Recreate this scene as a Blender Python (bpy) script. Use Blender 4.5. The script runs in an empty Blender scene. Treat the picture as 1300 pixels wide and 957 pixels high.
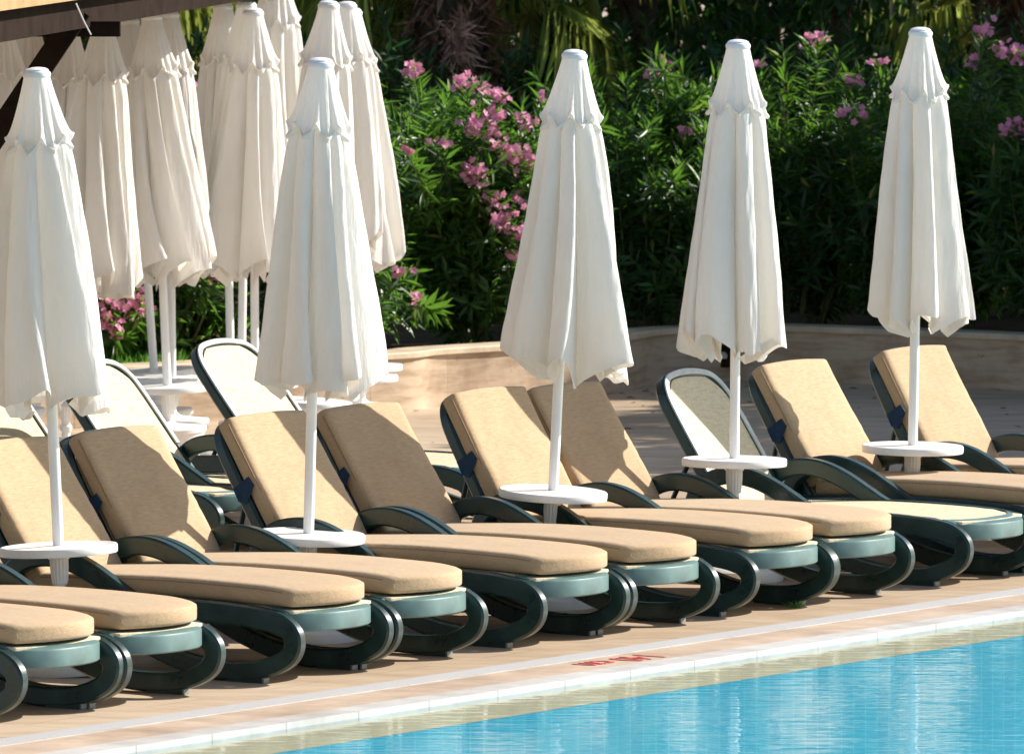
import bpy, math, random
import numpy as np
from mathutils import Vector
R = math.radians
S = bpy.context.scene
COL = S.collection
F, CXI, YH, H = 10450.0, 650.0, -200.0, 3.5       # focal length and horizon row (in photo pixels), camera height
TH = R(34)
E = np.array([math.cos(TH), -math.sin(TH)])       # towards the pool
RR = np.array([math.sin(TH), math.cos(TH)])       # along the pool edge, away from camera
F0 = np.array([.77, 36.9])                        # a point on the line of front feet

def gpt(x, y, z=0.0):
    v = y - YH
    d = (H - z) * F / v
    return np.array([(x - CXI) * d / F, d])
def at_d(x, y, d):
    return Vector(((x - CXI) * d / F, d, H - (y - YH) * d / F))
def t_on(x, n):                                   # ground point on the line n metres behind the feet, seen at column x
    P = F0 - E * n
    q = (x - CXI) / F
    return (P[0] - q * P[1]) / (q * RR[1] - RR[0])
def tn(t, n):
    return F0 + RR * t - E * n
def n_of(x, y):
    return -float(np.dot(E, gpt(x, y) - F0))

# ---------------------------------------------------------------- materials
def new_mat(name):
    m = bpy.data.materials.new(name); m.use_nodes = True
    nt = m.node_tree
    return m, nt, nt.nodes['Principled BSDF'], nt.nodes['Material Output']
def N(nt, typ, **kw):
    n = nt.nodes.new(typ)
    for k, v in kw.items():
        if k in n.inputs.keys(): n.inputs[k].default_value = v
        else: setattr(n, k, v)
    return n
def ramp(nt, src, stops):
    r = nt.nodes.new('ShaderNodeValToRGB')
    e = r.color_ramp.elements
    while len(e) > len(stops): e.remove(e[-1])
    while len(e) < len(stops): e.new(1)
    for el, (p, c) in zip(e, stops):
        el.position = p; el.color = (*c, 1)
    nt.links.new(src, r.inputs['Fac'])
    return r
def coords(nt, scale=(1, 1, 1), rot=(0, 0, 0), kind='Object'):
    tc = nt.nodes.new('ShaderNodeTexCoord'); mp = nt.nodes.new('ShaderNodeMapping')
    mp.inputs['Scale'].default_value = scale; mp.inputs['Rotation'].default_value = rot
    nt.links.new(tc.outputs[kind], mp.inputs['Vector'])
    return mp.outputs['Vector']
def noise(nt, vec, scale, detail=4, rough=.55, dist=0):
    n = N(nt, 'ShaderNodeTexNoise', Scale=scale, Detail=detail, Roughness=rough, Distortion=dist)
    if vec is not None: nt.links.new(vec, n.inputs['Vector'])
    return n.outputs['Fac']
def bump(nt, b, h, strength=.3, dist=.01):
    bp = N(nt, 'ShaderNodeBump', Strength=strength, Distance=dist)
    nt.links.new(h, bp.inputs['Height']); nt.links.new(bp.outputs['Normal'], b.inputs['Normal'])
    return bp
def mix(nt, a, b, fac, mode='MIX'):
    m = nt.nodes.new('ShaderNodeMix'); m.data_type = 'RGBA'; m.blend_type = mode
    for i, v in ((0, fac), (6, a), (7, b)):
        if isinstance(v, (int, float)): m.inputs[i].default_value = v
        elif isinstance(v, tuple): m.inputs[i].default_value = (*v, 1)
        else: nt.links.new(v, m.inputs[i])
    return m.outputs[2]

def m_cushion():
    m, nt, b, o = new_mat('tan_cushion_fabric')
    tc = nt.nodes.new('ShaderNodeTexCoord')
    v = coords(nt, (420, 22, 150), kind='Object')
    n1 = noise(nt, v, 1.0, 3)
    v2 = coords(nt, (2.5, 2.5, 2.5)); n2 = noise(nt, v2, 1.5, 3)
    c1 = ramp(nt, n1, [(.3, (.43, .305, .178)), (.5, (.50, .362, .216)), (.7, (.56, .412, .256))])
    oi = nt.nodes.new('ShaderNodeObjectInfo')
    cr = ramp(nt, oi.outputs['Random'], [(0, (.93, .90, .87)), (1, (1.0, 1.0, 1.0))])
    c2 = mix(nt, c1.outputs['Color'], cr.outputs['Color'], 1.0, 'MULTIPLY')
    c3 = mix(nt, c2, (.86, .82, .8), ramp(nt, n2, [(.45, (0, 0, 0)), (.7, (.6, .6, .6))]).outputs['Color'], 'MULTIPLY')
    nt.links.new(c3, b.inputs['Base Color'])
    b.inputs['Roughness'].default_value = .85; b.inputs['Specular IOR Level'].default_value = .2
    b.inputs['Sheen Weight'].default_value = .15
    v3 = coords(nt, (5, 5, 5)); n3 = noise(nt, v3, 2.2, 4)
    ad = N(nt, 'ShaderNodeMath', operation='MULTIPLY_ADD'); nt.links.new(n3, ad.inputs[0]); ad.inputs[1].default_value = 4; nt.links.new(n1, ad.inputs[2])
    bump(nt, b, ad.outputs[0], .22, .006)
    return m
def m_green():
    m, nt, b, o = new_mat('dark_green_resin')
    v = coords(nt, (1, 1, 1)); n1 = noise(nt, v, 9, 5, .6)
    v2 = coords(nt, (6, 6, 60)); n2 = noise(nt, v2, 3, 3)
    c = ramp(nt, n1, [(.35, (.008, .027, .026)), (.6, (.014, .044, .042)), (.8, (.036, .078, .074))])
    c2 = mix(nt, c.outputs['Color'], (.7, .75, .73), ramp(nt, n2, [(.5, (0, 0, 0)), (.75, (.7, .7, .7))]).outputs['Color'], 'MULTIPLY')
    nt.links.new(c2, b.inputs['Base Color'])
    r = ramp(nt, n1, [(.3, (.24,) * 3), (.7, (.40,) * 3)])
    nt.links.new(r.outputs['Color'], b.inputs['Roughness'])
    b.inputs['Specular IOR Level'].default_value = .55
    bump(nt, b, n2, .08, .003)
    return m
def m_sling():
    m, nt, b, o = new_mat('cream_sling_mesh')
    v = coords(nt, (300, 300, 300)); n1 = noise(nt, v, 1, 1)
    v2 = coords(nt, (14, 60, 14)); n2 = noise(nt, v2, 2, 3)
    v3 = coords(nt, (60, 8, 60)); n3 = noise(nt, v3, 2, 3)
    c = ramp(nt, n2, [(.35, (.62, .53, .35)), (.65, (.71, .635, .455))])
    c3 = mix(nt, c.outputs['Color'], (.86, .84, .78), ramp(nt, n3, [(.45, (0, 0, 0)), (.65, (1, 1, 1))]).outputs['Color'], 'MULTIPLY')
    nt.links.new(c3, b.inputs['Base Color'])
    b.inputs['Roughness'].default_value = .7; b.inputs['Specular IOR Level'].default_value = .25
    bump(nt, b, n1, .2, .002)
    return m
def m_canopy():
    m, nt, b, o = new_mat('off_white_canvas')
    v = coords(nt, (1, 1, 1)); n1 = noise(nt, v, 3.5, 5, .6)
    v2 = coords(nt, (16, 16, 3)); n2 = noise(nt, v2, 1.2, 4, .55)
    v4 = coords(nt, (420, 420, 420)); n4 = noise(nt, v4, 1, 0)
    c = ramp(nt, n1, [(.25, (.85, .81, .75)), (.55, (.905, .88, .84)), (.8, (.92, .90, .87))])
    nt.links.new(c.outputs['Color'], b.inputs['Base Color'])
    b.inputs['Roughness'].default_value = .9; b.inputs['Specular IOR Level'].default_value = .1
    mm = N(nt, 'ShaderNodeMath', operation='MULTIPLY_ADD'); nt.links.new(n4, mm.inputs[0]); mm.inputs[1].default_value = .04; nt.links.new(n2, mm.inputs[2])
    bp = bump(nt, b, mm.outputs[0], .7, .022)
    tr = nt.nodes.new('ShaderNodeBsdfTranslucent'); tr.inputs['Color'].default_value = (.95, .93, .87, 1)
    nt.links.new(bp.outputs['Normal'], tr.inputs['Normal'])
    mx = nt.nodes.new('ShaderNodeMixShader'); mx.inputs[0].default_value = .33
    nt.links.new(b.outputs[0], mx.inputs[1]); nt.links.new(tr.outputs[0], mx.inputs[2]); nt.links.new(mx.outputs[0], o.inputs['Surface'])
    return m
def m_plain(name, col, rough=.5, spec=.5, nscale=12, var=.12, bmp=0, metal=0):
    m, nt, b, o = new_mat(name)
    v = coords(nt, (1, 1, 1)); n1 = noise(nt, v, nscale, 5, .6)
    lo = tuple(c * (1 - var) for c in col); hi = tuple(min(1, c * (1 + var)) for c in col)
    c = ramp(nt, n1, [(.3, lo), (.7, hi)])
    nt.links.new(c.outputs['Color'], b.inputs['Base Color'])
    b.inputs['Roughness'].default_value = rough; b.inputs['Specular IOR Level'].default_value = spec
    b.inputs['Metallic'].default_value = metal
    if bmp: bump(nt, b, n1, bmp, .01)
    return m
def m_whiteplastic():
    m, nt, b, o = new_mat('white_resin')
    v = coords(nt, (1, 1, 1)); n1 = noise(nt, v, 14, 5, .65)
    c = ramp(nt, n1, [(.3, (.80, .78, .72)), (.55, (.86, .86, .84)), (.68, (.87, .87, .86)), (.86, (.62, .54, .42))])
    nt.links.new(c.outputs['Color'], b.inputs['Base Color'])
    b.inputs['Roughness'].default_value = .35
    return m
def m_pave():
    m, nt, b, o = new_mat('travertine_paving')
    v = coords(nt, (1, 1, 1), (0, 0, TH))
    br = N(nt, 'ShaderNodeTexBrick', Scale=1.0)
    br.inputs['Brick Width'].default_value = .61; br.inputs['Row Height'].default_value = .405
    br.inputs['Mortar Size'].default_value = .006; br.inputs['Mortar Smooth'].default_value = .3; br.inputs['Bias'].default_value = 0
    br.inputs['Color1'].default_value = (.60, .48, .345, 1); br.inputs['Color2'].default_value = (.57, .45, .32, 1); br.inputs['Mortar'].default_value = (.43, .34, .25, 1)
    nt.links.new(v, br.inputs['Vector'])
    v2 = coords(nt, (1, 2.6, 1), (0, 0, TH)); n1 = noise(nt, v2, 2.2, 7, .62, .4)
    v3 = coords(nt, (1, 1, 1)); n3 = noise(nt, v3, .35, 3)
    c = mix(nt, br.outputs['Color'], (.78, .73, .70), ramp(nt, n1, [(.40, (0, 0, 0)), (.68, (1, 1, 1))]).outputs['Color'], 'MULTIPLY')
    c = mix(nt, c, (.84, .80, .76), ramp(nt, n3, [(.42, (0, 0, 0)), (.62, (1, 1, 1))]).outputs['Color'], 'MULTIPLY')
    n5 = noise(nt, v3, 45, 3, .7)
    c = mix(nt, c, (.45, .38, .32), ramp(nt, n5, [(.66, (0, 0, 0)), (.72, (.8, .8, .8))]).outputs['Color'], 'MULTIPLY')
    nt.links.new(c, b.inputs['Base Color'])
    rr = ramp(nt, n1, [(.3, (.42,) * 3), (.7, (.62,) * 3)]); nt.links.new(rr.outputs['Color'], b.inputs['Roughness'])
    b.inputs['Specular IOR Level'].default_value = .35
    bump(nt, b, br.outputs['Fac'], -.25, .003)
    return m
def m_wallstone():
    m, nt, b, o = new_mat('travertine_wall_slabs')
    v = coords(nt, (1, 1, 1)); n1 = noise(nt, v, 2.0, 8, .62, .5)
    v2 = coords(nt, (2, 2, 14)); n2 = noise(nt, v2, 1.2, 5, .6, .3)
    c = ramp(nt, n1, [(.3, (.42, .305, .21)), (.48, (.57, .44, .315)), (.7, (.64, .515, .38))])
    c2 = mix(nt, c.outputs['Color'], (.72, .66, .6), ramp(nt, n2, [(.45, (0, 0, 0)), (.65, (1, 1, 1))]).outputs['Color'], 'MULTIPLY')
    n3 = noise(nt, v, 11, 4, .7)
    c3 = mix(nt, c2, (.35, .22, .13), ramp(nt, n3, [(.64, (0, 0, 0)), (.74, (1, 1, 1))]).outputs['Color'], 'MULTIPLY')
    nt.links.new(c3, b.inputs['Base Color']); b.inputs['Roughness'].default_value = .7
    b.inputs['Specular IOR Level'].default_value = .25
    bump(nt, b, n3, .3, .006)
    return m
def m_leaf(name, lo, hi, trans, tcol, rough=.38):
    m, nt, b, o = new_mat(name)
    g = nt.nodes.new('ShaderNodeNewGeometry')
    c = ramp(nt, g.outputs['Random Per Island'], [(0, lo), (.75, hi), (.97, tuple(min(1, x * 1.5) for x in hi)), (1, (.32, .30, .07))])
    nt.links.new(c.outputs['Color'], b.inputs['Base Color'])
    b.inputs['Roughness'].default_value = rough; b.inputs['Specular IOR Level'].default_value = .5
    tr = nt.nodes.new('ShaderNodeBsdfTranslucent')
    c2 = mix(nt, c.outputs['Color'], tcol, .6); nt.links.new(c2, tr.inputs['Color'])
    mx = nt.nodes.new('ShaderNodeMixShader'); mx.inputs[0].default_value = trans
    nt.links.new(b.outputs[0], mx.inputs[1]); nt.links.new(tr.outputs[0], mx.inputs[2]); nt.links.new(mx.outputs[0], o.inputs['Surface'])
    return m
def m_water():
    m, nt, b, o = new_mat('pool_water')
    nt.nodes.remove(b)
    v = coords(nt, (1.0, 3.2, 1), (0, 0, R(8)))
    n1 = noise(nt, v, 3.2, 3, .5, .4)
    bp = N(nt, 'ShaderNodeBump', Strength=.16, Distance=.02); nt.links.new(n1, bp.inputs['Height'])
    gl = nt.nodes.new('ShaderNodeBsdfGlossy'); gl.inputs['Roughness'].default_value = .02
    nt.links.new(bp.outputs['Normal'], gl.inputs['Normal'])
    tr = nt.nodes.new('ShaderNodeBsdfTransparent'); tr.inputs['Color'].default_value = (.95, 1, 1, 1)
    fr = N(nt, 'ShaderNodeFresnel', IOR=1.17)
    mx = nt.nodes.new('ShaderNodeMixShader')
    nt.links.new(fr.outputs[0], mx.inputs[0]); nt.links.new(tr.outputs[0], mx.inputs[1]); nt.links.new(gl.outputs[0], mx.inputs[2])
    nt.links.new(mx.outputs[0], o.inputs['Surface'])
    return m
def m_tiles():
    m, nt, b, o = new_mat('blue_pool_mosaic')
    v = coords(nt, (1, 1, 1), (0, 0, TH))
    br = N(nt, 'ShaderNodeTexBrick', Scale=1.0, offset=0)
    br.inputs['Brick Width'].default_value = .10; br.inputs['Row Height'].default_value = .10; br.inputs['Mortar Size'].default_value = .004
    br.inputs['Color1'].default_value = (.05, .46, .60, 1); br.inputs['Color2'].default_value = (.042, .41, .56, 1); br.inputs['Mortar'].default_value = (.11, .54, .64, 1)
    nt.links.new(v, br.inputs['Vector'])
    nt.links.new(br.outputs['Color'], b.inputs['Base Color']); b.inputs['Roughness'].default_value = .4
    return m
def m_grate():
    m, nt, b, o = new_mat('white_drain_grating')
    v = coords(nt, (1, 1, 1), (0, 0, TH))
    w = N(nt, 'ShaderNodeTexWave', Scale=14.0); w.wave_type = 'BANDS'; w.bands_direction = 'Y'
    nt.links.new(v, w.inputs['Vector'])
    c = ramp(nt, w.outputs['Fac'], [(.25, (.30, .29, .28)), (.45, (.62, .61, .60))])
    nt.links.new(c.outputs['Color'], b.inputs['Base Color']); b.inputs['Roughness'].default_value = .5
    return m

M = dict(cushion=m_cushion(), green=m_green(), sling=m_sling(), canopy=m_canopy(), white=m_whiteplastic(),
         pole=m_plain('white_painted_pole', (.84, .84, .82), .3, .5, 6, .05),
         pale=m_plain('sunlit_green_resin', (.105, .19, .18), .42, .5, 7, .28),  # frame green with the apron's sunlight, and some dust, mixed into the colour
         lit_face=m_plain('sunlit_frame_resin', (.50, .54, .52), .35, .5, 9, .2),  # near-white: sun on the bare back frame put into the colour
         navy=m_plain('navy_strap', (.012, .035, .075), .7, .3, 30, .3),
         piping=m_plain('brown_piping', (.30, .20, .12), .8, .2, 60, .15),
         rubber=m_plain('grey_foot_pad', (.22, .24, .23), .6, .4, 30, .2),
         pave=m_pave(), wall=m_wallstone(),
         cap=m_plain('travertine_coping', (.60, .48, .34), .6, .3, 5, .22, .2),
         band=m_plain('white_marble_kerb', (.58, .555, .52), .45, .4, 7, .12),
         strip=m_plain('pink_stone_strip', (.55, .42, .31), .5, .35, 5, .16),
         grate=m_grate(), shelf=m_plain('beige_waterline_tile', (.80, .55, .35), .6, .3, 4, .15),
         tiles=m_tiles(), water=m_water(),
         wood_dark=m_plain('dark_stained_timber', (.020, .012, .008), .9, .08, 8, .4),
         wood_tan=m_plain('tan_timber_board', (.40, .26, .12), .6, .3, 6, .2),
         red=m_plain('faded_red_paint', (.60, .13, .12), .6, .3, 20, .2),
         soil=m_plain('bed_soil', (.08, .055, .035), .95, .1, 4, .4, .5),
         bark=m_plain('grey_brown_bark', (.10, .075, .05), .9, .15, 18, .4, .6),
         stem=m_plain('green_brown_stem', (.10, .11, .045), .8, .2, 20, .3),
         fibre=m_plain('palm_fibre', (.30, .16, .10), .95, .1, 30, .5, .7),
         fibre_lit=m_plain('sunlit_palm_fibre', (.75, .48, .36), .9, .1, 30, .3),  # palm fibre lightened to carry sunlight in its colour
         litter=m_leaf('dry_leaf', (.16, .09, .04), (.35, .20, .12), .2, (.4, .3, .1), .8),
         rust=m_plain('rusty_screw', (.30, .10, .03), .8, .3, 40, .4),
         oleander=m_leaf('oleander_leaf', (.014, .045, .012), (.040, .105, .026), .42, (.24, .52, .04)),
         darkleaf=m_leaf('dark_tree_leaf', (.012, .038, .012), (.030, .085, .022), .30, (.08, .26, .03)),
         palmleaf=m_leaf('palm_leaf', (.15, .23, .035), (.36, .44, .08), .35, (.45, .48, .10), .5),
         grass=m_leaf('lawn_grass', (.05, .16, .02), (.10, .28, .04), .4, (.25, .55, .05), .5),
         petal=m_leaf('pink_petal', (.80, .26, .44), (.88, .42, .58), .38, (.95, .45, .62), .6))

def add_joints(m, width, depth=.0, off=0.0):
    nt = m.node_tree; b = nt.nodes['Principled BSDF']
    src = b.inputs['Base Color'].links[0].from_socket
    v = coords(nt, (1, 1, 1), (0, 0, TH))
    sp = nt.nodes.new('ShaderNodeSeparateXYZ'); nt.links.new(v, sp.inputs[0])
    w = N(nt, 'ShaderNodeMath', operation='PINGPONG'); nt.links.new(sp.outputs['Y'], w.inputs[0]); w.inputs[1].default_value = width / 2
    lt = N(nt, 'ShaderNodeMath', operation='LESS_THAN'); nt.links.new(w.outputs[0], lt.inputs[0]); lt.inputs[1].default_value = .004
    c = mix(nt, src, (.72, .68, .63), lt.outputs[0], 'MULTIPLY')
    n = noise(nt, coords(nt, (1, 1, 1)), 1.6, 6, .65)
    c = mix(nt, c, (.74, .70, .66), ramp(nt, n, [(.45, (0, 0, 0)), (.7, (1, 1, 1))]).outputs['Color'], 'MULTIPLY')
    nt.links.new(c, b.inputs['Base Color'])
add_joints(M['band'], .50); add_joints(M['strip'], .40)

# petals: keep every island pink
for el in [n for n in M['petal'].node_tree.nodes if n.type == 'VALTORGB'][0].color_ramp.elements:
    if el.position > .95: el.color = (.85, .42, .60, 1)

# ---------------------------------------------------------------- builders
def mesh_obj(name, verts, faces, mat, parent=None, smooth=True, sharp=35, mats=None, fm=None):
    me = bpy.data.meshes.new(name)
    me.from_pydata([tuple(v) for v in verts], [], [tuple(f) for f in faces])
    for mm in (mats or [mat]): me.materials.append(mm)
    if fm: me.polygons.foreach_set('material_index', fm)
    me.update()
    if smooth:
        me.polygons.foreach_set('use_smooth', [True] * len(me.polygons))
        if sharp: me.set_sharp_from_angle(angle=R(sharp))
    o = bpy.data.objects.new(name, me); COL.objects.link(o)
    if parent: o.parent = parent
    return o
class G:
    def __init__(s): s.v = []; s.f = []
    def add(s, v, f):
        b = len(s.v); s.v += [tuple(p) for p in v]; s.f += [tuple(i + b for i in q) for q in f]; return s
    def box(s, c, d, rz=0, ch=0):
        x, y, z = (k / 2 for k in d); V = []
        for sz in (-1, 1):
            for px, py in ((-x, -y), (x, -y), (x, y), (-x, y)):
                V.append((c[0] + px * math.cos(rz) - py * math.sin(rz), c[1] + px * math.sin(rz) + py * math.cos(rz), c[2] + sz * z))
        return s.add(V, [(3, 2, 1, 0), (4, 5, 6, 7), (0, 1, 5, 4), (1, 2, 6, 5), (2, 3, 7, 6), (3, 0, 4, 7)])
    def lathe(s, prof, c=(0, 0, 0), n=40, capped=True):
        V = []; Fc = []
        for r, z in prof:
            for i in range(n):
                a = 2 * math.pi * i / n; V.append((c[0] + r * math.cos(a), c[1] + r * math.sin(a), c[2] + z))
        for k in range(len(prof) - 1):
            for i in range(n):
                j = (i + 1) % n; Fc.append((k * n + i, k * n + j, (k + 1) * n + j, (k + 1) * n + i))
        if capped:
            Fc.append(tuple(range(n - 1, -1, -1))); Fc.append(tuple((len(prof) - 1) * n + i for i in range(n)))
        return s.add(V, Fc)
    def tube(s, pts, rad, n=8):
        pts = [Vector(p) for p in pts]; m = len(pts); V = []; Fc = []
        for i, p in enumerate(pts):
            t = (pts[min(i + 1, m - 1)] - pts[max(i - 1, 0)]).normalized()
            up = Vector((0, 0, 1)) if abs(t.z) < .9 else Vector((1, 0, 0))
            a = t.cross(up).normalized(); b = t.cross(a)
            r = rad[i] if isinstance(rad, (list, tuple)) else rad
            for k in range(n):
                an = 2 * math.pi * k / n; V.append(p + a * (r * math.cos(an)) + b * (r * math.sin(an)))
        for i in range(m - 1):
            for k in range(n):
                l = (k + 1) % n; Fc.append((i * n + k, i * n + l, (i + 1) * n + l, (i + 1) * n + k))
        Fc.append(tuple(range(n - 1, -1, -1))); Fc.append(tuple((m - 1) * n + k for k in range(n)))
        return s.add(V, Fc)
    def obj(s, name, mat, parent=None, **kw): return mesh_obj(name, s.v, s.f, mat, parent, **kw)

def catmull(P, k=6):
    P = [np.array(p, float) for p in P]; out = []
    Q = [2 * P[0] - P[1]] + P + [2 * P[-1] - P[-2]]
    for i in range(1, len(Q) - 2):
        for j in range(k):
            t = j / k
            out.append(.5 * ((2 * Q[i]) + (-Q[i - 1] + Q[i + 1]) * t + (2 * Q[i - 1] - 5 * Q[i] + 4 * Q[i + 1] - Q[i + 2]) * t * t + (-Q[i - 1] + 3 * Q[i] - 3 * Q[i + 1] + Q[i + 2]) * t ** 3))
    out.append(P[-1]); return out
def ribbon(g, path, width, thick, fmap, ch=.008, k=6):
    """a bar that follows a flat curve: width in the curve's plane, thick across it, chamfered edges"""
    P = catmull(path, k) if k else [np.array(p, float) for p in path]
    n = len(P); V = []; Fc = []
    for i, p in enumerate(P):
        t = P[min(i + 1, n - 1)] - P[max(i - 1, 0)]; t = t / np.linalg.norm(t); nn = np.array([-t[1], t[0]])
        s = i / (n - 1)
        w = (width(s) if callable(width) else width) / 2; h = thick / 2
        for a, b in ((w - ch, -h), (w, -h + ch), (w, h - ch), (w - ch, h), (-w + ch, h), (-w, h - ch), (-w, -h + ch), (-w + ch, -h)):
            q = p + nn * a; V.append(fmap(q[0], q[1], b))
    for i in range(n - 1):
        for j in range(8):
            l = (j + 1) % 8; Fc.append((i * 8 + j, i * 8 + l, (i + 1) * 8 + l, (i + 1) * 8 + j))
    Fc.append(tuple(range(7, -1, -1))); Fc.append(tuple((n - 1) * 8 + j for j in range(8)))
    g.add(V, Fc)
def loft(g, st, fmap, ny=15, r=.018, puff=.006, bow0=0, bow1=0):
    """padded slab. st: (u, half width, low, high) stations along its length; bow: how far each end bulges"""
    u0, u1 = st[0][0], st[-1][0]
    first, last = st[0], st[-1]
    st = [(first[0] - .0, first[1] - r, first[2] + r, first[3] - r), (first[0] + r * .3, first[1] - r * .3, first[2] + r * .3, first[3] - r * .3)] + \
         [(first[0] + r, *first[1:])] + list(st[1:-1]) + [(last[0] - r, *last[1:])] + \
         [(last[0] - r * .3, last[1] - r * .3, last[2] + r * .3, last[3] - r * .3), (last[0], last[1] - r, last[2] + r, last[3] - r)]
    V = []; Fc = []; m = 2 * ny + 4
    for (u, w, lo, hi) in st:
        s = (u - u0) / (u1 - u0); ring = []
        for i in range(ny):
            c = -1 + 2 * i / (ny - 1); ring.append((c * (w - r * .9), hi + puff * (1 - c * c)))
        ring += [(w, hi - r), (w, lo + r)]
        for i in range(ny - 1, -1, -1):
            c = -1 + 2 * i / (ny - 1); ring.append((c * (w - r * .9), lo))
        ring += [(-w, lo + r), (-w, hi - r)]
        for y, h in ring:
            q = 1 - (y / max(w, 1e-6)) ** 2
            du = bow1 * q * max(0, (s - .5) * 2) ** 1.2 - bow0 * q * max(0, (.5 - s) * 2) ** 1.2
            V.append(fmap(u + du, y, h))
    for i in range(len(st) - 1):
        for j in range(m):
            l = (j + 1) % m; Fc.append((i * m + j, (i + 1) * m + j, (i + 1) * m + l, i * m + l))
    for e, b in ((0, 0), (1, (len(st) - 1) * m)):
        for i in range(ny - 1):
            q = (b + i, b + i + 1, b + 2 * ny + 1 - (i + 1), b + 2 * ny + 1 - i)
            Fc.append(q if e == 0 else q[::-1])
        for q in ((b + ny - 1, b + ny, b + ny + 1, b + ny + 2), (b + 2 * ny + 1, b + 2 * ny + 2, b + 2 * ny + 3, b)):
            Fc.append(q if e == 0 else q[::-1])
    g.add(V, Fc)

def empty(name, loc, rot=(0, 0, 0), label=None, cat=None, group=None):
    o = bpy.data.objects.new(name, None); COL.objects.link(o); o.empty_display_size = .2
    o.location = loc; o.rotation_euler = rot
    if label: o['label'] = label
    if cat: o['category'] = cat
    if group: o['group'] = group
    return o
def tag(o, label, cat, group=None, kind=None):
    o['label'] = label; o['category'] = cat
    if group: o['group'] = group
    if kind: o['kind'] = kind
    return o
def structure(o, label=None):
    o['kind'] = 'structure'
    if label: o['label'] = label
    return o
def kids(o): return [c for c in bpy.data.objects if c.parent == o]
def copy_tree(o, parent=None):
    c = o.copy(); COL.objects.link(c); c.parent = parent
    for ch in kids(o): copy_tree(ch, c)
    return c

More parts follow.
